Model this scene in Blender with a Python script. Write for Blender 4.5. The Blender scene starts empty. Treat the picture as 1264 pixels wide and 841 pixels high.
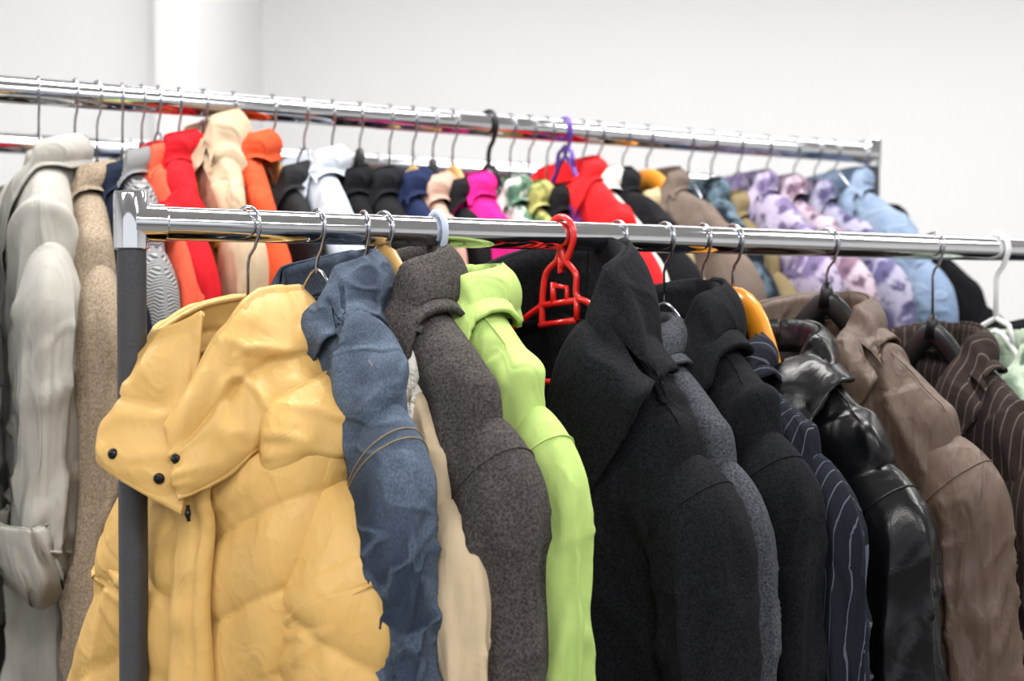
import bpy, bmesh, math, random
from mathutils import Vector, noise
from mathutils.bvhtree import BVHTree
pi=math.pi; sin=math.sin; cos=math.cos
scene=bpy.context.scene
scene.view_settings.view_transform='Standard'
scene.view_settings.look='None'

# ------------------------------------------------------------ helpers
def lin(h):
    h=h.lstrip('#'); o=[]
    for i in (0,2,4):
        c=int(h[i:i+2],16)/255
        o.append(c/12.92 if c<=.04045 else ((c+.055)/1.055)**2.4)
    return (o[0],o[1],o[2],1)
def mulc(c,k): return (min(1,c[0]*k),min(1,c[1]*k),min(1,c[2]*k),1)
def lerp(a,b,t): return a+(b-a)*t
def sstep(a,b,x):
    t=max(0,min(1,(x-a)/(b-a))); return t*t*(3-2*t)
def cr(keys,t):
    n=len(keys)-1; t=max(0,min(.99999,t))*n; i=int(t); f=t-i
    p0=keys[max(0,i-1)];p1=keys[i];p2=keys[i+1];p3=keys[min(n,i+2)]
    return [0.5*((2*b)+(-a+c)*f+(2*a-5*b+4*c-d)*f*f+(-a+3*b-3*c+d)*f**3) for a,b,c,d in zip(p0,p1,p2,p3)]
def crease(x,y,z,w=.09):
    """thin raised fold lines with flat cloth in between"""
    n=noise.noise(Vector((x,y,z))); return math.exp(-(n/w)**2)

class N:
    def __init__(s,name):
        s.m=bpy.data.materials.new(name); s.m.use_nodes=True
        s.t=s.m.node_tree; s.b=s.t.nodes['Principled BSDF']; s.tc=s.t.nodes.new('ShaderNodeTexCoord')
    def n(s,typ,**k):
        x=s.t.nodes.new(typ)
        for a,v in k.items(): setattr(x,a,v)
        return x
    def l(s,a,b): s.t.links.new(a,b)
    def noise(s,scale,detail=3,vec=None,stretch=None,rough=.5,rot=None):
        x=s.n('ShaderNodeTexNoise'); x.inputs['Scale'].default_value=scale; x.inputs['Detail'].default_value=detail
        x.inputs['Roughness'].default_value=rough
        v=vec or s.tc.outputs['Object']
        if stretch:
            mp=s.n('ShaderNodeMapping'); mp.inputs['Scale'].default_value=stretch; s.l(v,mp.inputs['Vector']); v=mp.outputs['Vector']
            if rot: mp.inputs['Rotation'].default_value=rot
        s.l(v,x.inputs['Vector']); return x.outputs['Fac']
    def ramp(s,fac,stops,interp='LINEAR'):
        r=s.n('ShaderNodeValToRGB'); cr_=r.color_ramp; cr_.interpolation=interp
        while len(cr_.elements)<len(stops): cr_.elements.new(.5)
        for e,(p,c) in zip(cr_.elements,stops): e.position=p; e.color=c
        s.l(fac,r.inputs['Fac']); return r.outputs['Color']
    def mix(s,fac,a,b,blend='MIX'):
        m=s.n('ShaderNodeMix',data_type='RGBA',blend_type=blend)
        for sock,v in ((m.inputs[0],fac),(m.inputs[6],a),(m.inputs[7],b)):
            if isinstance(v,bpy.types.NodeSocket): s.l(v,sock)
            else: sock.default_value=v
        return m.outputs[2]
    def math(s,op,a,b=0):
        m=s.n('ShaderNodeMath',operation=op)
        for sock,v in ((m.inputs[0],a),(m.inputs[1],b)):
            if isinstance(v,bpy.types.NodeSocket): s.l(v,sock)
            else: sock.default_value=v
        return m.outputs[0]
    def bump(s,h,strength,dist=.002,prev=None):
        b=s.n('ShaderNodeBump'); b.inputs['Strength'].default_value=strength; b.inputs['Distance'].default_value=dist
        s.l(h,b.inputs['Height'])
        if prev: s.l(prev,b.inputs['Normal'])
        return b.outputs['Normal']
    def ridge(s,*a,**k): return s.math('ABSOLUTE',s.math('SUBTRACT',s.noise(*a,**k),.5))
    def crease(s,scale,stretch,width=.06,strength=.5,dist=.005,prev=None,rot=(0,.35,0)):
        r=s.ridge(scale,2,stretch=stretch,rough=.4,rot=rot)
        h=s.ramp(r,[(0,WHT),(width*.5,(.45,.45,.45,1)),(width,BLK)],'EASE')
        return s.bump(h,strength,dist,prev)
    def uv(s):
        x=s.n('ShaderNodeSeparateXYZ'); s.l(s.tc.outputs['UV'],x.inputs[0]); return x.outputs[0],x.outputs[1]

BLK=(0,0,0,1);WHT=(1,1,1,1)
_mc={}
def fabric(hexc,kind='wool',hex2=None,lo=False):
    key=(hexc,kind,hex2,lo)
    if key in _mc: return _mc[key]
    s=N('fabric_'+kind); c=lin(hexc); c2=lin(hex2) if hex2 else mulc(c,1.5)
    P=s.b.inputs; P['Roughness'].default_value=.95; P['Specular IOR Level'].default_value=.15
    col=None; nrm=None; fs=700; fb=.3; fd=.0012
    if lo and kind in('wool','plain'):
        col=s.mix(s.noise(45,2),mulc(c,.85),mulc(c,1.12)); 
        s.l(col,P['Base Color']); s.l(s.crease(9,(1.3,1.3,.5),.10,.5,.009),P['Normal']); _mc[key]=s.m; return s.m
    if kind=='wool':
        f=s.noise(380,3,rough=.8)
        col=s.mix(s.ramp(f,[(.38,BLK),(.62,WHT)]),mulc(c,.6),c2); fs=300; fb=.6
        nrm=s.crease(7,(1.2,1.2,.5),.07,.5,.006)
    elif kind=='tweed':
        f=s.noise(330,4,rough=.9)
        col=s.mix(s.ramp(f,[(.4,BLK),(.6,WHT)]),c,c2); fb=.6
    elif kind=='denim':
        P['Specular IOR Level'].default_value=.25
        f=s.noise(9,3,stretch=(1,1,.5),rough=.5)
        g=s.noise(700,2,stretch=(1,1,.5))
        wk=s.ridge(13,2,stretch=(1,1,1.5),rough=.4,rot=(0,.3,0))
        col=s.mix(s.ramp(f,[(.40,BLK),(.68,(.9,.9,.9,1))]),c,c2)
        col=s.mix(s.ramp(wk,[(.0,(.5,.5,.5,1)),(.05,BLK)]),col,c2)
        u,v=s.uv()
        col=s.mix(s.ramp(g,[(.42,(.4,.4,.4,1)),(.58,BLK)]),col,mulc(c,.45)); fb=.5
        nrm=s.bump(s.ramp(wk,[(0,WHT),(.06,BLK)],'EASE'),.6,.004)
    elif kind=='pin':
        u,v=s.uv()
        fr=s.math('FRACT',s.math('MULTIPLY',u,85))
        st=s.math('LESS_THAN',s.math('ABSOLUTE',s.math('SUBTRACT',fr,.5)),.045)
        col=s.mix(s.noise(500,2),mulc(c,.75),mulc(c,1.25))
        col=s.mix(s.math('MULTIPLY',st,.4),col,c2)
        nrm=s.crease(8,(1.3,1.3,.5),.08,.5,.005)
    elif kind=='stripe':
        u,v=s.uv()
        fr=s.math('FRACT',s.math('MULTIPLY',u,240))
        col=s.mix(s.math('MULTIPLY',s.math('LESS_THAN',fr,.4),.5),c,c2)
    elif kind=='herring':
        u,v=s.uv()
        tri=s.math('PINGPONG',s.math('MULTIPLY',u,110),1)
        fr=s.math('FRACT',s.math('ADD',s.math('MULTIPLY',v,230),tri))
        col=s.mix(s.math('LESS_THAN',fr,.5),c,c2)
    elif kind=='leather':
        v=s.n('ShaderNodeTexVoronoi'); v.inputs['Scale'].default_value=420; s.l(s.tc.outputs['Object'],v.inputs['Vector'])
        nrm=s.bump(v.outputs['Distance'],.15,.0005)
        nrm=s.crease(9,(1,1,.8),.12,.28,.007,nrm)
        nrm=s.crease(26,(1,1,.8),.10,.08,.003,nrm)
        P['Roughness'].default_value=.29; P['Specular IOR Level'].default_value=.34
        col=s.mix(.5,c,mulc(c,1.1)); fb=0
    elif kind=='floral':
        col=s.mix(s.noise(60,2),mulc(c,.9),mulc(c,1.1))
        nz=s.n('ShaderNodeTexNoise'); nz.inputs['Scale'].default_value=30; s.l(s.tc.outputs['Object'],nz.inputs['Vector'])
        def vor(sc,th,cc,prev):
            v=s.n('ShaderNodeTexVoronoi'); v.inputs['Scale'].default_value=sc
            ad=s.n('ShaderNodeVectorMath',operation='MULTIPLY_ADD'); ad.inputs[1].default_value=(.06,.06,.06)
            s.l(nz.outputs['Color'],ad.inputs[0]); s.l(s.tc.outputs['Object'],ad.inputs[2]); s.l(ad.outputs[0],v.inputs['Vector'])
            return s.mix(s.ramp(v.outputs['Distance'],[(th-.1,WHT),(th+.1,BLK)]),prev,cc)
        col=vor(19,.46,c2,col); col=vor(33,.34,mulc(c2,.55),col); col=vor(29,.25,mulc(c,1.2),col); fb=0
    elif kind=='puffer':
        P['Roughness'].default_value=.45; P['Specular IOR Level'].default_value=.33
        nrm=s.bump(s.noise(30,3,stretch=(1,1,.8),rough=.5),.25,.005)
        nrm=s.crease(13,(1.3,1.3,.7),.09,.24,.006,nrm)
        nrm=s.crease(34,(1.2,1.2,.8),.09,.12,.003,nrm,(0,-.4,0))
        col=s.mix(s.noise(5,2),mulc(c,.96),mulc(c,1.03)); fb=0
    elif kind=='linen':
        P['Roughness'].default_value=.5; P['Specular IOR Level'].default_value=.4
        g=s.noise(160,2,stretch=(1,1,.08))
        col=s.mix(s.ramp(g,[(.4,BLK),(.65,WHT)]),mulc(c,.88),mulc(c,1.07))
        nrm=s.crease(10,(1.5,1.5,.5),.10,.45,.006)
        nrm=s.crease(24,(1.5,1.5,.6),.10,.25,.003,nrm,(0,-.5,0))
    elif kind=='fleece': fs=90; fb=1; fd=.006
    elif kind=='satin': P['Roughness'].default_value=.5
    elif kind=='plain':
        nrm=s.crease(8,(1.5,1.5,.4),.08,.5,.006)
        nrm=s.crease(20,(1.4,1.4,.5),.08,.2,.003,nrm,(0,-.4,0))
    if col is None: col=s.mix(s.noise(60,3),mulc(c,.92),mulc(c,1.06))
    if fb and not lo: nrm=s.bump(s.noise(fs,3,rough=.7),fb,fd,nrm)
    s.l(col,P['Base Color'])
    if nrm: s.l(nrm,P['Normal'])
    _mc[key]=s.m; return s.m
def simple(name,hexc,rough=.5,metal=0,spec=.5,bumpsc=None,coat=0):
    key=(name,hexc)
    if key in _mc: return _mc[key]
    s=N(name); P=s.b.inputs; c=lin(hexc)
    col=s.mix(s.noise(30,2),mulc(c,.95),mulc(c,1.04)); s.l(col,P['Base Color'])
    P['Roughness'].default_value=rough; P['Metallic'].default_value=metal; P['Specular IOR Level'].default_value=spec
    P['Coat Weight'].default_value=coat
    if bumpsc: s.l(s.bump(s.noise(bumpsc,3),.5,.0012),P['Normal'])
    _mc[key]=s.m; return s.m
chrome=simple('chrome','dcdde1',.06,1)
steel=simple('hanger_steel','b4b6bc',.2,1)
darkpost=simple('hammered_grey_paint','3c3d41',.5,0,.5,260)
rubber=simple('rubber','1b1b1c',.7)
blackp=simple('black_plastic','0f1012',.35)
redp=simple('red_plastic','e3211f',.28,0,.5,None,.3)
whitep=simple('white_plastic','eef0ee',.35)
bluep=simple('pale_blue_plastic','c3cfe2',.35)
purplep=simple('purple_plastic','6a48b0',.35)
thread=simple('tan_thread','9c8560',.8)
def wood(name,a,b,coat=.3):
    s=N(name); n=s.noise(25,4,stretch=(1,6,6)); s.l(s.mix(n,lin(a),lin(b)),s.b.inputs['Base Color'])
    s.b.inputs['Roughness'].default_value=.35; s.b.inputs['Coat Weight'].default_value=coat; return s.m
wood_or=wood('varnished_orange_wood','dd8616','ee9f2e'); wood_tan=wood('tan_wood','c2934e','d6ae6e')

class MB:
    def __init__(s): s.v=[];s.f=[];s.uv=[];s.m=[];s.amp=[]
    def grid(s,fn,nu,nv,mat=0,closed=False,amp=1,skip=None,flip=False):
        base=len(s.v); cols=nu if closed else nu+1; U=[]
        for j in range(nv+1):
            row=[]
            for i in range(nu+1):
                p,uv=fn(i/nu,j/nv); row.append(uv)
                if i<cols: s.v.append(Vector(p)); s.amp.append(amp(i/nu,j/nv) if callable(amp) else amp)
            U.append(row)
        for j in range(nv):
            for i in range(nu):
                i2=(i+1)%cols if closed else i+1
                a=base+j*cols+i;b=base+j*cols+i2;c=base+(j+1)*cols+i2;d=base+(j+1)*cols+i
                if skip and skip((s.v[a]+s.v[c])/2): continue
                if flip: s.f.append((a,b,c,d)); s.uv.append((U[j][i],U[j][i+1],U[j+1][i+1],U[j+1][i]))
                else: s.f.append((a,d,c,b)); s.uv.append((U[j][i],U[j+1][i],U[j+1][i+1],U[j][i+1]))
                s.m.append(mat)
    def tube(s,pts,r,sides=8,mat=0,cap=True,flat=1,up=None):
        pts=[Vector(p) for p in pts]; base=len(s.v); n=len(pts)
        rs=r if isinstance(r,(list,tuple)) else [r]*n
        t0=(pts[1]-pts[0]).normalized()
        u=Vector(up) if up else (Vector((0,1,0)) if abs(t0.y)<.9 else Vector((1,0,0)))
        for k in range(n):
            t=(pts[min(n-1,k+1)]-pts[max(0,k-1)]).normalized()
            u=(u-t*u.dot(t)).normalized(); w=t.cross(u)
            for q in range(sides):
                a=2*pi*q/sides; s.v.append(pts[k]+u*cos(a)*rs[k]+w*sin(a)*rs[k]*flat); s.amp.append(0)
        for k in range(n-1):
            for q in range(sides):
                q2=(q+1)%sides; a=base+k*sides+q;b=base+k*sides+q2
                s.f.append((a,b,b+sides,a+sides)); s.m.append(mat); s.uv.append(((0,0),)*4)
        if cap:
            s.f.append(tuple(base+q for q in range(sides))[::-1]); s.m.append(mat); s.uv.append(((0,0),)*sides)
            s.f.append(tuple(base+(n-1)*sides+q for q in range(sides))); s.m.append(mat); s.uv.append(((0,0),)*sides)
    def box(s,c,d,mat=0):
        base=len(s.v)
        for z in(-1,1):
            for x,y in((-1,-1),(1,-1),(1,1),(-1,1)): s.v.append(Vector((c[0]+x*d[0]/2,c[1]+y*d[1]/2,c[2]+z*d[2]/2))); s.amp.append(0)
        for f in((3,2,1,0),(4,5,6,7),(0,1,5,4),(1,2,6,5),(2,3,7,6),(3,0,4,7)):
            s.f.append(tuple(base+i for i in f)); s.m.append(mat); s.uv.append(((0,0),)*4)
    def obj(s,name,mats,loc=(0,0,0),yaw=0,disp=None,smooth=True):
        me=bpy.data.meshes.new(name); me.from_pydata([tuple(v) for v in s.v],[],s.f)
        for m in mats: me.materials.append(m)
        me.polygons.foreach_set('material_index',s.m)
        uvl=me.uv_layers.new(name='UVMap'); flat=[]
        for u in s.uv:
            for q in u: flat.extend(q)
        uvl.data.foreach_set('uv',flat)
        if disp:
            ns=[Vector(n.vector) for n in me.vertex_normals]
            for v,nn,am in zip(me.vertices,ns,s.amp):
                if am: v.co+=nn*disp(v.co,am)
        me.polygons.foreach_set('use_smooth',[smooth]*len(me.polygons)); me.update()
        o=bpy.data.objects.new(name,me); scene.collection.objects.link(o)
        o.location=loc; o.rotation_euler=(0,0,yaw); return o

# ------------------------------------------------------------ garment
YAW=math.atan2(-.862,.506)
def garment(name,pos,mats,yaw=YAW,W=.18,drop=.09,L=.85,b=.04,seed=0,q=1.0,neck=(.072,.05),V=.26,
            collar=True,lapw=.075,stand=.035,fall=.055,slen=.6,splay=.03,splay_n=None,fwd=.03,sr=.056,wr=.003,thick=.004,
            quilt=0,zf=-.05,fold=.010,colmat=0,phim=1.75,extra=None,seams=None,srb=.85,notch=.35,drape=.012,shawl=False,cuff=False,flat=1.6,buttons=None):
    m=MB(); na,nb=neck; rnd=random.Random(seed); ph=rnd.random()*6
    keys=[(na,nb,0,zf,.005,2.0),
          (lerp(na,W,.38),lerp(nb,b,.5),-.3*drop,zf-.025,-.02,2.1),
          (lerp(na,W,.78),lerp(nb,b,.9),-.74*drop,-.115,-.07,2.5),
          (W-.002,b*.9,-drop-.004,-drop-.075,-drop-.05,2.9),
          (W+.004,b,-drop-.09,-drop-.14,-drop-.12,2.9),
          (W*.98,b*1.02,-drop-.2,-drop-.22,-drop-.21,2.4),
          (W*.98,b*1.05,lerp(-drop-.2,-L,.5),lerp(-drop-.2,-L,.5),lerp(-drop-.2,-L,.5),2.1),
          (W*1.05,b*1.15,-L,-L,-L,2.1)]
    def torso(u,p):
        th=u*2*pi; a,bb,zs,zf_,zb,n=cr(keys,p); c=cos(th); st=sin(th)
        x=a*math.copysign(abs(c)**(2/n),c); y=bb*math.copysign(abs(st)**(2/n),st)
        z=zs+((zf_ if st<0 else zb)-zs)*st*st
        k=max(0,p-.35)
        y+=fold*k*2*(sin(x*42+ph+2*sin(z*3))+.6*sin(x*77+ph*2))
        if st<0 and p>.25: y-=.004*(1/(1+math.exp(-(x-.012)*900)))
        return (x,y,z),((x if st<0 else 2*W+.02-x),z)
    tv=MB(); tv.grid(torso,48,40,closed=True)
    bvh=BVHTree.FromPolygons([tuple(v) for v in tv.v],tv.f)
    def rolls(sg,t):
        if t<=.5:
            f=t/.5*phim; th=pi/2-sg*f; c=cos(th); st=sin(th)
            z=(zf if st<0 else .005)*st*st+stand*(1-.35*(f/phim)**2)
            return Vector(((na+.006)*c,(nb+.006)*st,z)),Vector((c,st,0))
        E,n=rolls(sg,.5); k=(t-.5)/.5
        p=E.lerp(Vector((0,-b*1.1,-V)),k); p.y-=.012*sin(pi*k)
        h=bvh.ray_cast(Vector((p.x,-1,p.z)),Vector((0,1,0)))
        if h[0] is not None and p.y>h[0].y-.004: p.y=h[0].y-.004
        return p,Vector((0,-1,0))
    zE=rolls(1,.5)[0].z; xE=rolls(1,.5)[0].x
    def wopen(z):
        if z<-V: return 0
        return max(0,xE*(z+V)/(V+zE))*.96
    skip=(lambda c:c.y<0 and abs(c.x)<wopen(c.z)) if V>0 else None
    m.grid(torso,int(84*q),int(76*q),0,True,1,skip)
    # sleeves
    sm=MB()
    for sg in(1,-1):
        x0=W; ss=sr/.058; sp=splay if (sg<0 or splay_n is None) else splay_n
        sk=[(x0-.040,-drop-.078*ss,0,.056*ss,b*.66),(x0-.020,-drop-.082*ss,0,.061*ss,b*.84*srb/.85),(x0+.003,-drop-.113*ss,-.001,.062*ss,b*1.0*srb/.85*.97),
            (x0+.011,-drop-.17,-.003,.058*ss,b*1.08*srb),(x0+.015+sp*.3,-drop-.3,-.006,.055*ss,b*1.05*srb),
            (x0+.018+sp*.6,-drop-.42,-.006-fwd*.4,.052*ss,b*srb),(x0+.02+sp,-drop-slen,-.006-fwd,.047*ss,b*.9*srb)]
        def slv(u,v,sk=sk,sg=sg,off=0):
            x,z,y,r1,r2=cr(sk,v); x2,z2,y2,_,_=cr(sk,min(1,v+.01)); x1,z1,y1,_,_=cr(sk,max(0,v-.01))
            tx,tz=x2-x1,z2-z1; l=math.hypot(tx,tz) or 1; tx/=l;tz/=l
            a=u*2*pi*sg; r1+=off; r2+=off; ca=cos(a); sa=sin(a)
            nn=lerp(2.0,flat,sstep(.25,.6,v)); ex=2/nn
            e=math.copysign(abs(ca)**ex,ca)*r1
            px=x-tz*e; pz=z+tx*e; py=y+math.copysign(abs(sa)**ex,sa)*r2
            mk=sstep(.18,.5,v)
            w=noise.noise(Vector((ca*1.0+seed*3.1,sa*1.0,v*7+sg*7)))*wr*.8
            w+=(crease(ca*.6+seed*5.1,sa*.6,v*11+sa*1.0+ca*.7,.13)-.3)*wr*1.3*(sstep(.35,.7,v)*.9+.3)
            w+=(crease(ca*1.5+seed*2.3,sa*1.5,v*1.3+ca*.5,.16)-.35)*drape*.7
            w*=mk
            px+=w*ca
            return (sg*px,py+w*sa*.9,pz),((sg*px+.3 if py<0 else .9-sg*px),pz)
        m.grid(slv,int(44*q),int(76*q),0,True,lambda u,v:.6*sstep(.10,.40,v) if quilt else .30*sstep(.15,.4,v))
        if cuff:
            m.grid(lambda u,v:slv(u,lerp(.80,1,v),off=.006+.003*sin(pi*v)),int(44*q),8,0,True,.3)
        if seams and sg==1:
            for (vv,rr_,mt) in seams:
                sm.tube([slv(k/40,vv,off=.0006)[0] for k in range(41)],rr_,6,mt,False)
            for o_ in((-.35,.0) if seams[0][2]==2 else (-.3,)):
                pts=[]
                for k in range(14):
                    p=Vector(torso((2*pi+o_*.5)/(2*pi)%1.0,.04+k/13*.36)[0]); p+=Vector((0,-.15,1)).normalized()*.0012; pts.append(p)
                sm.tube(pts,seams[0][1],6,seams[0][2],False)
    # collar + lapels
    if collar:
        for sg in(1,-1):
            def width(t):
                if shawl: return max(.002,lerp(fall,lapw,sstep(.3,.66,t))*(1-sstep(.66,1,t)**.9))
                wa=fall*(1+.25*(min(t,.5)/.5)**3)
                if t<.5: return wa
                k=(t-.5)/.5
                col_end=wa*(1-sstep(0,.12,k)); 
                lp=lapw*sstep(.04,.16,k)*(1-sstep(.16,1,k)**.9*1.0)
                return max(col_end+lapw*notch*sstep(0,.05,k)*(1-sstep(.05,.18,k)),lp,.002)
            def leaf(t,v,sg=sg):
                p,n=rolls(sg,t); w=width(t); g=sstep(.34 if shawl else .42,.8 if shawl else .66,t)
                dA=Vector((n.x*.28,n.y*.28,-1)) if t<=.5 else Vector((sg*.28,-.1,-1))
                dB=Vector((sg*1,0,-.30)); d=dA.lerp(dB,g).normalized()
                nn=(n if t<=.5 else Vector((sg,0,0)).lerp(Vector((0,-1,0)),sstep(.5,.6,t))).normalized()
                pt=p+d*w*v+nn*(.007*sin(pi*min(1,v*1.3))+.004*min(1,v*6))
                if v>0:
                    loc,nr,_,dist=bvh.find_nearest(pt)
                    if loc is not None:
                        dd=(pt-loc).dot(nr)
                        if dd<.007: pt=pt.lerp(loc+nr*.007,min(1,v*4))
                        elif t>.58 and dd>.012: pt=pt.lerp(loc+nr*(.009+.006*(1-v)),v**.5*sstep(.58,.7,t))
                return pt,(pt.x*1.0+sg*.5,t*.6)
            m.grid(leaf,int(90*q),int(14*q)+2,colmat,False,.3,flip=(sg==-1))
            def inner(t,v,sg=sg):
                p,n=rolls(sg,t)
                if t<=.5:
                    f=t/.5*phim; th=pi/2-sg*f; c=cos(th); st=sin(th)
                    bpt=Vector((na*c*1.0,nb*st*1.0,(zf if st<0 else .005)*st*st-.004))
                else: bpt=p+Vector((sg*.01,.012,-.004))
                return p.lerp(bpt,v),(p.x,v*.05)
            m.grid(inner,int(60*q),4,colmat,False,.1,flip=(sg==1))
    sx=seed*13.7
    def disp(co,am):
        d=noise.noise(Vector((co.x*5+sx,co.y*5,co.z*2)))*wr*1.5
        if quilt and am>.38:
            if am>.9: qq=(co.z-.5*abs(co.x-.03))/.078; k=1
            else: qq=(co.z*1.0+.5*abs(co.x)+.3*co.y)/.08; k=(am-.38)/.22
            sm_=abs(sin(pi*qq))
            d+=quilt*(sm_**.45-.65)*k
            d+=quilt*.4*noise.noise(Vector((co.x*45+sx,co.y*45,co.z*14)))*(1-sm_)*k
            return d
        if am>.9:
            d+=(crease(co.x*9+sx,co.y*4,co.z*1.1+co.x*2,.14)-.35)*drape*.8*sstep(-.08,-.25,co.z)
            d+=(crease(co.x*9+co.z*7+sx,co.y*5,co.z*4-co.x*4,.10)-.2)*wr*1.3
        return d*min(1,am*1.5)
    if extra: extra(m,bvh)
    o=m.obj(name,mats,pos,yaw,disp)
    if thick:
        md=o.modifiers.new('thickness','SOLIDIFY'); md.thickness=thick; md.offset=-1
    if sm.v:
        so=sm.obj('seam_stitching',mats,(0,0,0),0); so.parent=o
    if buttons:
        bm_=MB()
        for (x,z) in buttons[1]:
            h=bvh.ray_cast(Vector((x,-1,z)),Vector((0,1,0)))
            if h[0] is None: continue
            n=-h[1] if h[1].y>0 else h[1]; p=h[0]+n*.004
            bm_.tube([p,p+n*.003,p+n*.004],[.0085,.0085,.006],18,0)
        bo=bm_.obj('buttons',[buttons[0]],(0,0,0),0); bo.parent=o
    return o

# ------------------------------------------------------------ hanger
def hook(m,zr,rr,wire,z0,mat=0,sides=8,side=1):
    R=rr+wire+.0012; pts=[]
    for k in range(15):
        a=math.radians(205-k*16); pts.append((side*R*cos(a),0,zr+R*sin(a)))
    pts+=[(side*R*.55,0,zr-R*1.15),(side*R*.15,0,zr-R*1.55),(0,0,zr-R*2.0),(0,0,z0)]
    m.tube(pts,wire,sides,mat)
def hanger(name,pos,zrail,kind,W=.18,drop=.09,yaw=YAW,rr=.016,lift=.02):
    """pos = neck of hanger, `lift` above the garment's neck base."""
    m=MB(); zr=zrail-pos[2]; mats=[steel]
    tipz=-drop-lift-.018
    def arms(r,flat,mat,rise=.012,sides=10,mid=.5):
        K=[(0,rise),(.045,-.012-lift*mid),(W*.6,-drop*.62-lift-.012),(W-.03,tipz)]
        keys=[(-a,c) for a,c in K[:0:-1]]+K
        pts=[(lambda k:(k[0],0,k[1]-.008))(cr(keys,t/24)) for t in range(25)]
        m.tube(pts,r,sides,mat,True,flat,up=(0,1,0))
    if kind=='wire':
        hook(m,zr,rr,.0016,.0); arms(.0016,1,0); m.tube([(-(W-.03),0,tipz-.008),(W-.03,0,tipz-.008)],.0016,8,0)
    elif kind=='wood':
        mats.append(wood_tan); hook(m,zr,rr,.0018,0); arms(.0075,2.1,1,.02,16)
    elif kind=='wood_or':
        mats.append(wood_or); hook(m,zr,rr,.0018,0); arms(.0095,1.9,1,.004,16,.20)
    elif kind=='black':
        mats.append(blackp); hook(m,zr,rr,.0018,.02); arms(.006,2.6,1,.014,12)
        m.tube([(0,0,.0),(0,0,.022),(0,0,.032)],[.011,.008,.005],12,1)
    elif kind in('white','blue','purple','blackt','red'):
        mats=[{'white':whitep,'blue':bluep,'purple':purplep,'blackt':blackp,'red':redp}[kind]]
        hook(m,zr,rr,.0036 if kind!='purple' else .003,.02 if kind!='red' else .03,0,10)
        if kind!='red':
            arms(.0038,1,0); m.tube([(-(W-.03),0,tipz-.01),(0,0,tipz-.012),(W-.03,0,tipz-.01)],.0036,10,0)
            m.tube([(-.03,0,-.012),(-.022,0,.012),(0,0,.022),(.022,0,.012),(.03,0,-.012)],.0036,10,0)
        else:
            def sm(k,n=6): return [(lambda p:(p[0],0,p[1]))(cr(k,t/(n*len(k)))) for t in range(n*len(k)+1)]
            r=.0036
            m.tube(sm([(0,.035),(-.006,.02),(-.024,.006),(-.030,-.02),(-.031,-.052)]),r,10)
            m.tube(sm([(0,.035),(.007,.02),(.024,.004),(.026,-.02),(.05,-.03),(.1,-.065),(W-.03,tipz)]),r,10)
            m.tube([(-.034,0,-.030),(.028,0,-.024)],r,10); m.tube([(-.034,0,-.052),(.026,0,-.046)],r,10)
            m.tube([(.026,0,-.02),(.026,0,-.046)],r,10)
            m.tube([(-.012,0,-.028),(-.012,0,-.004)],r,10); m.tube([(.010,0,-.028),(.010,0,-.010),(-.012,0,-.008)],r*.8,10)
            m.tube(sm([(-.031,-.03),(-.07,-.05),(-.12,-.085),(-(W-.03),tipz)]),r,10)
            m.tube(sm([(-(W-.03),tipz),(-W*.7,-.125),(0,-.115),(W*.7,-.125),(W-.03,tipz)]),r,10)
            m.tube(sm([(.035,-.115),(.035,-.090),(.050,-.084),(.056,-.115)]),r,10)
    return m.obj(name,mats,pos,yaw)

# ------------------------------------------------------------ racks
D=Vector((.862,.506,0))
class Rack:
    def __init__(s,x0,y0,z): s.o=Vector((x0,y0,0)); s.z=z
    def p(s,t,z=None): v=s.o+D*t; return Vector((v.x,v.y,s.z if z is None else z))
def build_rack(name,R,s0,s1,r,postr):
    root=bpy.data.objects.new(name,None); scene.collection.objects.link(root)
    def part(m,nm,mats):
        o=m.obj(nm,mats); o.parent=root
        e=o.modifiers.new('es','EDGE_SPLIT'); e.split_angle=math.radians(40); return o
    m=MB(); m.tube([R.p(s0),R.p(s1)],r,48); part(m,'rail',[chrome])
    m=MB()
    for s,g in((s0,1),(s1,-1)):
        m.tube([R.p(s+g*.0),R.p(s+g*.030),R.p(s+g*.032)],[r+.002,r+.002,r*.98],32)
        m.tube([R.p(s,R.z-.026),R.p(s,R.z-.024),R.p(s,R.z+.026),R.p(s,R.z+.029),R.p(s,R.z+.0295)],[postr,postr+.003,postr+.003,postr+.0015,.001],32)
    part(m,'couplers',[chrome])
    m=MB()
    for s in(s0,s1): m.tube([R.p(s,.11),R.p(s,R.z-.02)],postr,28)
    part(m,'posts',[darkpost])
    m=MB(); nrm=Vector((.506,-.862,0))
    m.tube([R.p(s0,.13),R.p(s1,.13)],postr*.9,20)
    for s in(s0,s1):
        c=R.p(s,.11); m.tube([c-nrm*.26,c+nrm*.26],postr,20)
    part(m,'base',[darkpost])
    m=MB()
    for s in(s0,s1):
        for k in(-1,1):
            c=R.p(s,.04)+nrm*.25*k
            m.tube([c-D*.012,c+D*.012],.04,24); m.tube([c+Vector((0,0,.03)),c+Vector((0,0,.07))],.01,12)
    part(m,'castors',[rubber])
R1=Rack(-.3375,1.34,1.580); R2=Rack(-.684,1.9,1.792); R3=Rack(-.9,2.5,1.79)
build_rack('clothes_rack',R1,-.0206,1.62,.016,.0135)
build_rack('clothes_rack',R2,-.8,1.585,.018,.014)
build_rack('clothes_rack',R3,-.8,1.95,.018,.014)

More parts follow.
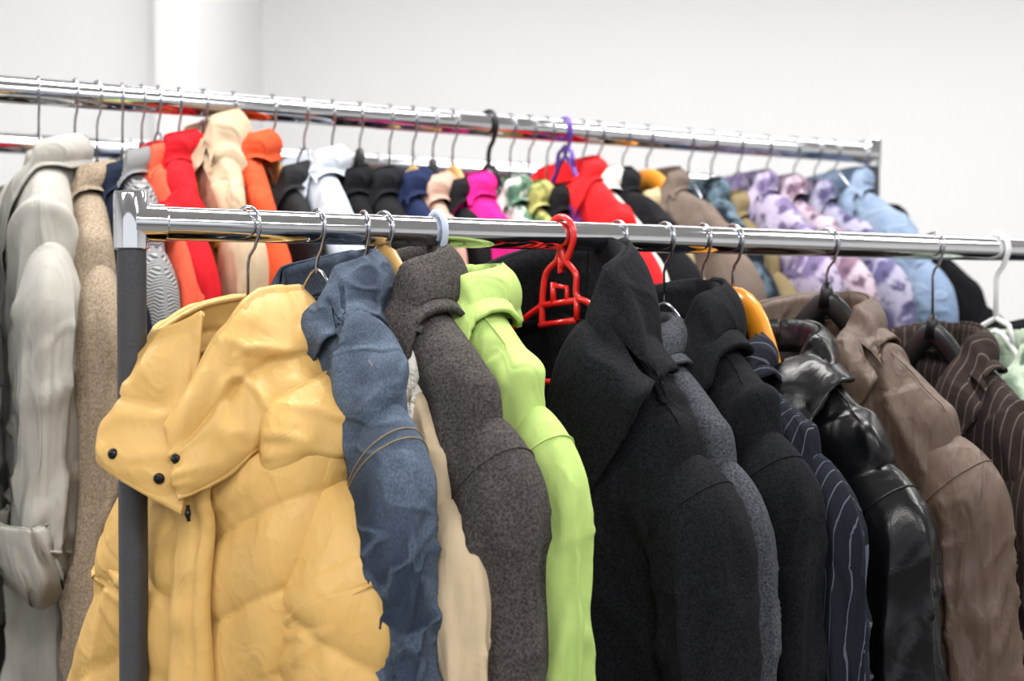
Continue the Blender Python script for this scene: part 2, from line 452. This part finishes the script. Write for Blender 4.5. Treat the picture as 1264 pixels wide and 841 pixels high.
# ------------------------------------------------------------ front garments
F=fabric
lin_d=F('1a1b20','satin'); lin_g=F('55524f','satin')
yel=F('d5ac66','puffer'); snap=simple('snap_metal','2c2a2c',.3,.8); brass=simple('copper_button','8a6a4a',.35,.9); horn=simple('dark_horn_button','1a1614',.3)
def pol(th,r,z,dx=0):
    th=math.radians(th); return (r*cos(th)+dx,r*sin(th),z)
def yflap(m,bvh):
    def leaf(top,bot,nu,nv,bul,rows,flip=False):
        def fn(u,v):
            a=Vector(cr(top,u)); c=Vector(cr(bot,u)); p=a.lerp(c,v)
            rad=Vector((p.x,p.y,0)).normalized()
            e=0 if v<=0 or v>=1 or u<=0 or u>=1 else (abs(sin(pi*v*rows))**.55)*.6+(sin(pi*v)**.5)*.4
            e*=min(1,min(u,1-u)*12)**.5
            pk=noise.noise(Vector((u*14+rows,v*2.5,rows*3)))
            rg=crease(u*6+v*3,v*1.4-u*2,rows*5,.15)-.3
            p=p+rad*(bul*e+.004*pk*sin(pi*v)+.006*rg*sin(pi*v)+.0015*sin(u*46+v*4+3*pk)*(1-abs(sin(pi*v*rows)))*min(1,min(v,1-v)*8))
            return p,(u,v)
        def fb(u,v):
            p,_=fn(u,v); rad=Vector((p.x,p.y,0)).normalized()
            e=0 if v<=0 or v>=1 or u<=0 or u>=1 else sin(pi*v)**.5*min(1,min(u,1-u)*12)**.5
            return Vector(p)-rad*bul*1.1*e,(u,v)
        m.grid(fn,nu,nv,0,False,.2,flip=flip); m.grid(fb,nu,nv,0,False,.2,flip=not flip)
        return fn
    topA=[pol(75,.060,.078,-.012),pol(125,.062,.078,-.008),pol(180,.069,.068),pol(225,.082,.046),pol(262,.090,.040),pol(294,.080,.058,-.006)]
    botA=[pol(75,.085,-.02),pol(120,.088,-.02),pol(170,.09,-.03),pol(220,.098,-.055),(-.030,-.146,-.078),(.052,-.118,-.122)]
    fA=leaf(topA,botA,100,40,.014,2)
    topB=[pol(110,.064,.080,-.012),pol(60,.062,.083,-.018),pol(10,.061,.082,-.022),pol(-28,.070,.077,-.016),pol(-50,.090,.048,-.006),(.030,-.118,-.045)]
    botB=[pol(110,.092,-.03),pol(60,.096,-.035),pol(10,.100,-.04),pol(-30,.104,-.06),pol(-50,.114,-.09),(.055,-.124,-.108)]
    fB=leaf(topB,botB,100,40,.018,2,True)
    topC=[pol(150,.09,.0),pol(90,.100,.010),pol(40,.106,.012),pol(0,.104,.002),pol(-35,.104,-.028)]
    botC=[pol(150,.10,-.05),pol(90,.118,-.058),pol(40,.136,-.068),pol(0,.132,-.076),pol(-35,.118,-.092)]
    leaf(topC,botC,80,24,.026,1,True)
    def sn(fn,u,v):
        p=Vector(fn(u,v)[0]); e=.004
        du=Vector(fn(u+e,v)[0])-Vector(fn(u-e,v)[0]); dv=Vector(fn(u,v+e)[0])-Vector(fn(u,v-e)[0]); n=du.cross(dv).normalized()
        if n.dot(Vector((.3,-1,0)))<0: n=-n
        m.tube([p-n*.003,p+n*.0012,p+n*.0025],[.005,.005,.0035],16,2)
        m.tube([p+n*.002,p+n*.0034],[.0025,.002],10,2)
    sn(fA,.855,.84); sn(fA,.945,.86); sn(fB,.955,.55)
    def pl(u,v):
        x=lerp(.008,.058,u); z=lerp(-.09,-.66,v)
        h=bvh.ray_cast(Vector((x,-1,z)),Vector((0,1,0)))
        y=h[0].y if h[0] else -.08
        e=(sin(pi*u))**.35 if 0<u<1 else 0
        e*=1-.35*math.exp(-((u-.75)/.05)**2)
        return (x,y-.010-.012*e-.0015*sin(z*75+2*sin(z*31))*sin(pi*u),z),(u,v)
    m.grid(pl,18,90,0,False,.35)
    m.tube([(.060,-.118,-.112),(.061,-.119,-.120),(.060,-.117,-.126)],.0018,8,2)
pos=Vector((-.2565,1.3820,1.438))
garment('yellow_puffer_jacket',pos,[yel,lin_g,snap],yaw=math.radians(-40),W=.136,drop=.065,L=.75,b=.084,seed=1,q=1.8,
    neck=(.078,.076),V=0,collar=False,zf=-.03,sr=.070,splay=.16,splay_n=.002,fwd=.03,wr=.005,thick=.005,quilt=.0095,extra=yflap,slen=.62,srb=.68,drape=.006,flat=2.0)
hanger('wire_hanger',pos+Vector((0,0,.045)),1.580,'wire',W=.14,drop=.06,yaw=math.radians(-40),lift=.045)

SM=[(.24,.0009,0)]
fr=[ # name, s, z, mats, kw, hanger, hanger s-offset
 ('denim_jacket',.165,1.515,[F('303a4a','denim','6b7a8e'),lin_g,thread],dict(W=.170,drop=.075,L=.62,b=.036,stand=.04,fall=.065,lapw=.06,V=.18,wr=.008,seams=[(.23,.0006,2),(.255,.0006,2)],thick=.003,neck=(.062,.05),buttons=(brass,[(.03,-.2),(.03,-.28)])),'wire',0),
 ('beige_coat',.216,1.44,[F('c9b496','plain'),lin_g,F('e9e4da','fleece')],dict(W=.19,drop=.085,L=.95,b=.032,colmat=2,stand=.035,fall=.05,neck=(.1,.035),wr=.005),'wire',0),
 ('charcoal_wool_coat',.238,1.51,[F('3b3735','wool','575250'),lin_d],dict(W=.212,drop=.085,L=1.0,b=.040,stand=.05,fall=.075,lapw=.09,thick=.006,yaw=YAW+.06,shawl=True,seams=SM,neck=(.06,.055),wr=.005,drape=.016),'wood',0),
 ('lime_green_jacket',.300,1.512,[F('b3cd78','plain'),lin_g],dict(W=.195,drop=.08,L=.8,b=.036,stand=.03,fall=.06,lapw=.08,V=.36,wr=.005,shawl=True,seams=SM,neck=(.065,.06),drape=.016,yaw=YAW+.04),'blue',0),
 ('black_wool_coat',.438,1.488,[F('101114','wool','1f2025'),lin_d],dict(W=.205,drop=.11,L=1.05,b=.05,neck=(.088,.068),stand=.085,fall=.12,lapw=.12,V=.36,thick=.007,yaw=YAW+.24,phim=1.7,seams=SM,wr=.005,buttons=(horn,[(.03,-.40),(.03,-.52)])),'red',.016),
 ('grey_wool_coat',.53,1.455,[F('393b41','wool','52545b'),lin_d],dict(W=.2,drop=.085,L=1.0,b=.032,shawl=True,wr=.004),'wire',0),
 ('black_overcoat',.595,1.482,[F('0e0f13','wool','1b1d22'),lin_d],dict(W=.186,drop=.085,L=1.0,b=.045,stand=.045,fall=.08,lapw=.09,thick=.007,seams=SM,shawl=True,wr=.005,drape=.015),'wire',0),
 ('navy_pinstripe_blazer',.65,1.435,[F('1b1e26','pin','7f8596'),lin_d],dict(W=.20,drop=.065,L=.8,b=.032,wr=.005),'wire',0),
 ('black_leather_jacket',.712,1.446,[F('08090b','leather'),lin_d],dict(W=.215,drop=.085,L=.75,b=.044,stand=.035,fall=.06,lapw=.085,wr=.006,neck=(.10,.06),seams=[(.24,.0014,0),(.42,.0014,0)],yaw=YAW+.08,phim=1.5,drape=.013,shawl=True),'wood_or',-.016),
 ('brown_linen_jacket',.815,1.48,[F('5c4a3e','linen'),lin_d],dict(W=.21,drop=.1,L=.8,b=.046,stand=.035,fall=.06,wr=.006,yaw=YAW+.18,seams=SM,drape=.015),'black',.03),
 ('dark_pinstripe_blazer',1.01,1.44,[F('302725','pin','93877e'),lin_d],dict(W=.2,drop=.09,L=.8,b=.045,neck=(.08,.05),wr=.005),'black',.02),
 ('green_print_blouse',1.12,1.43,[F('b9c8b4','floral','7d9280'),lin_g],dict(W=.18,drop=.08,L=.7,b=.04),'white',.03),
 ('black_blazer',1.26,1.45,[F('17181b','wool','25262a'),lin_d],dict(W=.19,drop=.09,L=.85,b=.045),'wire',0),
 ('grey_jacket',1.37,1.45,[F('4b4e54','wool','6a6d73'),lin_d],dict(W=.19,drop=.09,L=.85,b=.045),'black',0),
 ('navy_coat',1.48,1.45,[F('1c2233','wool','2b3248'),lin_d],dict(W=.19,drop=.09,L=.95,b=.045),'wire',0),
]
names={'wire':'wire_hanger','wood':'wooden_hanger','wood_or':'wooden_hanger','black':'black_plastic_hanger','white':'white_plastic_hanger','blue':'pale_blue_plastic_hanger','red':'red_plastic_hanger','purple':'purple_plastic_hanger','blackt':'black_tube_hanger'}
for i,(nm,s,z,mt,kw,hk,ho) in enumerate(fr):
    garment(nm,R1.p(s,z),mt,seed=i+3,q=1.35,**kw)
    hz={'red':.045,'wood_or':.066,'black':.02,'white':.035,'wood':.03,'blue':.03}.get(hk,.02)
    hw=kw['W']-.01 if hk!='wood_or' else .148
    hanger(names[hk],R1.p(s+ho,z+hz),1.580,hk,W=hw,drop=kw['drop'],yaw=kw.get('yaw',YAW)+random.Random(i).uniform(-.12,.12),lift=hz)

# ------------------------------------------------------------ back garments
bk=[
 ('dark_plaid_shirt',-.08,1.66,'3a3d41','stripe','6b7075',dict(L=.5),'black'),
 ('light_grey_shirt',.052,1.695,'b0ada6','plain',None,dict(L=.8,slen=.36,b=.042,sr=.060,srb=.85,V=.3,lapw=.04,splay=.03,W=.165,wr=.007,drape=.022,q=1.1,cuff=True,yaw=YAW-.13,thick=.002),'wire'),
 ('beige_tweed_coat',.10,1.665,'7b6a58','tweed','b0a08c',dict(L=1.05,b=.035,W=.19,yaw=YAW-.08),'black'),
 ('navy_blazer',.13,1.67,'1f2739','wool','2c3850',dict(b=.03),'wire'),
 ('grey_herringbone_coat',.165,1.69,'4a4b4f','herring','a3a3a3',dict(b=.035,W=.19),'wire'),
 ('coral_jacket',.192,1.70,'dc5b42','plain',None,dict(b=.028),'wire'),
 ('red_jacket',.215,1.715,'c81c26','plain',None,dict(b=.028),'wire'),
 ('black_gold_print_blouse',.245,1.66,'1c1b18','floral','9a7a2a',dict(b=.025),'wire'),
 ('cream_coat',.28,1.735,'c3ad91','plain',None,dict(b=.035,stand=.05,fall=.08,W=.19,wr=.008),'wire'),
 ('orange_red_jacket',.325,1.72,'d9522f','plain',None,dict(b=.030),'wire'),
 ('dark_grey_jacket',.385,1.68,'2a2a2c','wool',None,dict(b=.03),'wood'),
 ('pale_blue_blouse',.435,1.705,'c6cfdb','plain',None,dict(b=.033),'wire'),
 ('black_jacket',.48,1.68,'151619','wool',None,dict(b=.03),'black'),
 ('black_jacket',.525,1.68,'1b1c20','wool',None,dict(b=.03),'black'),
 ('navy_cardigan',.575,1.68,'202a4a','wool',None,dict(b=.03),'wire'),
 ('dusty_pink_blouse',.615,1.675,'c19e8e','plain',None,dict(b=.025),'wood'),
 ('black_cardigan',.65,1.67,'1a1a1c','wool',None,dict(b=.028),'black'),
 ('magenta_jacket',.685,1.68,'dc2384','plain',None,dict(b=.036,W=.22),'wood'),
 ('white_print_blouse',.75,1.677,'c6c9c3','floral','4d6f5a',dict(b=.028),'blackt'),
 ('green_print_top',.79,1.67,'5b6b3c','floral','b5b06a',dict(b=.028),'wire'),
 ('black_top',.825,1.665,'161618','wool',None,dict(b=.028),'wire'),
 ('purple_top',.86,1.65,'5a2a68','plain',None,dict(b=.028),'wire'),
 ('red_track_jacket',.895,1.715,'dd2529','plain',None,dict(b=.032,W=.2),'purple'),
 ('white_jacket',.93,1.70,'dad6cf','plain',None,dict(b=.022,W=.205),'wire'),
 ('black_sport_jacket',.96,1.70,'17181b','wool',None,dict(b=.028,W=.215),'wire'),
 ('beige_blouse',1.01,1.67,'bfac87','plain',None,dict(b=.03),'wire'),
 ('taupe_coat',1.06,1.705,'6f6159','wool','81746b',dict(b=.04,W=.22),'wood_or'),
 ('black_print_blouse',1.15,1.69,'1d222b','floral','5f7380',dict(b=.03),'wire'),
 ('olive_jacket',1.20,1.67,'807253','plain',None,dict(b=.03),'wire'),
 ('lavender_floral_blouse',1.26,1.71,'a89eb5','floral','75688d',dict(b=.035,W=.22),'wire'),
 ('pink_floral_blouse',1.325,1.705,'b3a4b0','floral','806678',dict(b=.035,W=.22),'wire'),
 ('grey_floral_blouse',1.39,1.70,'9c99ae','floral','5f5c80',dict(b=.035,W=.22),'wire'),
 ('lime_top',1.44,1.65,'a9c868','plain',None,dict(b=.025,W=.2),'wire'),
 ('light_denim_shirt',1.485,1.725,'768aa8','denim','9dadc2',dict(b=.04,W=.24,drop=.12),'wire'),
]
bk3=[]
pal=['26324a','4a4540','cdc7bd','3a3a3c','2e5a86','b83636','d6d0c5','1a1b1e','7c8a5a','c9b9a3','1d2333','8c5a4a','c2c9d4','222326','a33a5a','4a4d55','d3b36f','30343c','c0ae9c','5d6a86','17181b','b0643a','b8c1b2','2a2b30']
for i,c in enumerate(pal):
    bk3.append(('blouse' if i%3==0 else ('jacket' if i%3==1 else 'shirt'),-.1+i*.083,1.66+.03*sin(i*2.3),c,'floral' if i%5==2 else 'plain','7a6a8a' if i%5==2 else None,dict(b=.032),'wire' if i%4 else 'black'))
bk3+= [('light_blue_shirt',1.9,1.70,'8295b3','denim','a9b9cd',dict(b=.04,W=.24,drop=.13),'wire')]
for R,lst,rr in((R2,bk,.018),(R3,bk3,.018)):
    for i,(nm,s,z,c,kd,c2,kw,hk) in enumerate(lst):
        rd=random.Random(i*7+3); y=YAW+rd.uniform(-.07,.07)
        kk=dict(W=.18,drop=.085,L=.85,b=.035,thick=0,wr=.006,q=.9 if s<.5 and R is R2 else .6,lapw=.05,fall=.045,notch=.2,neck=(.062,.045),yaw=y,shawl=(i%3==1)); kk.update(kw)
        garment(nm,R.p(s,z),[F(c,kd,c2,nm!='light_grey_shirt'),lin_g],seed=i+40,**kk)
        hz=.03 if 'wood' not in hk else .02
        hanger(names[hk],R.p(s,z+hz),R.z,hk,W=kk['W']-.01,drop=kk['drop'],yaw=kk['yaw']+(rd.uniform(-.15,.15) if 'wood' not in hk else .02),rr=rr,lift=hz)
garment('black_long_coat',R2.p(1.555,1.66),[F('0d0e11','wool',None,True),lin_g],yaw=YAW+.25,seed=99,q=.7,W=.25,drop=.13,L=.9,b=.04,thick=0)
hanger('black_plastic_hanger',R2.p(1.555,1.69),R2.z,'black',W=.23,drop=.13,yaw=YAW+.25,rr=.018,lift=.03)

# ------------------------------------------------------------ room
def wallmat(name,h,b=.1):
    s=N(name); s.l(s.mix(s.noise(3,2),mulc(lin(h),.97),lin(h)),s.b.inputs['Base Color']); s.b.inputs['Roughness'].default_value=.85
    return s.m
wm=wallmat('painted_plaster','ebebec'); fm=wallmat('vinyl_floor','6f6d69'); cm=wallmat('ceiling_paint','f0f0ee')
def slab(name,lo,hi,mat):
    m=MB(); m.box([(a+b)/2 for a,b in zip(lo,hi)],[b-a for a,b in zip(lo,hi)]); return m.obj(name,[mat],smooth=False)
slab('floor',(-4,-3,-.1),(5,5.2,0),fm)
slab('wall_back',(-4.1,5.04,0),(5.1,5.2,3.2),wm)
slab('trim_1',(-1.0,4.0,0),(-.882,5.04,3.2),wm)
slab('wall_recess',(-4.1,4.06,0),(-1.0,4.2,3.2),wm)
slab('wall_left',(-4.1,-3,0),(-4,5.04,3.2),wm)
slab('wall_right',(5,-3,0),(5.1,5.04,3.2),wm)
slab('ceiling',(-4.1,-3,3.2),(5.1,5.2,3.3),cm)
lampm=bpy.data.materials.new('fluorescent_diffuser'); lampm.use_nodes=True
lb=lampm.node_tree.nodes['Principled BSDF']; lb.inputs['Emission Color'].default_value=(1,.99,.97,1); lb.inputs['Emission Strength'].default_value=3
def lamp(x,y,e,sx=1.4,sy=.36):
    m=MB(); m.box((0,0,0),(sx+.1,sy+.08,.06),0); m.box((0,0,-.034),(sx,sy,.012),1)
    m.obj('ceiling_light',[whitep,lampm],(x,y,3.165),0,smooth=False)
    L=bpy.data.lights.new('tube_lamp','AREA'); L.shape='RECTANGLE'; L.size=sx; L.size_y=sy; L.energy=e; L.color=(1,.985,.96)
    o=bpy.data.objects.new('tube_lamp',L); o.location=(x,y,3.11); scene.collection.objects.link(o)
for x in(-1.8,.2,2.4):
    lamp(x,-.9,50); lamp(x,1.9,44)
lamp(1.4,3.7,38,4.5,.36)  # added fill strip, invented to brighten the back wall
w=bpy.data.worlds.new('World'); scene.world=w; w.use_nodes=True
wt=w.node_tree; bg=wt.nodes['Background']; bg.inputs[1].default_value=1.1
tc=wt.nodes.new('ShaderNodeTexCoord'); sp=wt.nodes.new('ShaderNodeSeparateXYZ'); rp=wt.nodes.new('ShaderNodeValToRGB')
wt.links.new(tc.outputs['Generated'],sp.inputs[0]); mp_=wt.nodes.new('ShaderNodeMapRange'); mp_.inputs[1].default_value=-1; mp_.inputs[2].default_value=1
wt.links.new(sp.outputs[2],mp_.inputs[0]); wt.links.new(mp_.outputs[0],rp.inputs[0])
rp.color_ramp.elements[0].position=.42; rp.color_ramp.elements[0].color=(.16,.16,.165,1)
rp.color_ramp.elements[1].position=.53; rp.color_ramp.elements[1].color=(.95,.97,1,1)
wt.links.new(rp.outputs[0],bg.inputs[0])

# ------------------------------------------------------------ camera
cd=bpy.data.cameras.new('Camera'); cam=bpy.data.objects.new('Camera',cd); scene.collection.objects.link(cam)
cam.location=(0,0,1.5); cam.rotation_euler=(math.radians(90-1.3),0,0)
cd.lens=50; cd.sensor_width=36; cd.dof.use_dof=True; cd.dof.focus_distance=1.42; cd.dof.aperture_fstop=4.8
scene.camera=cam
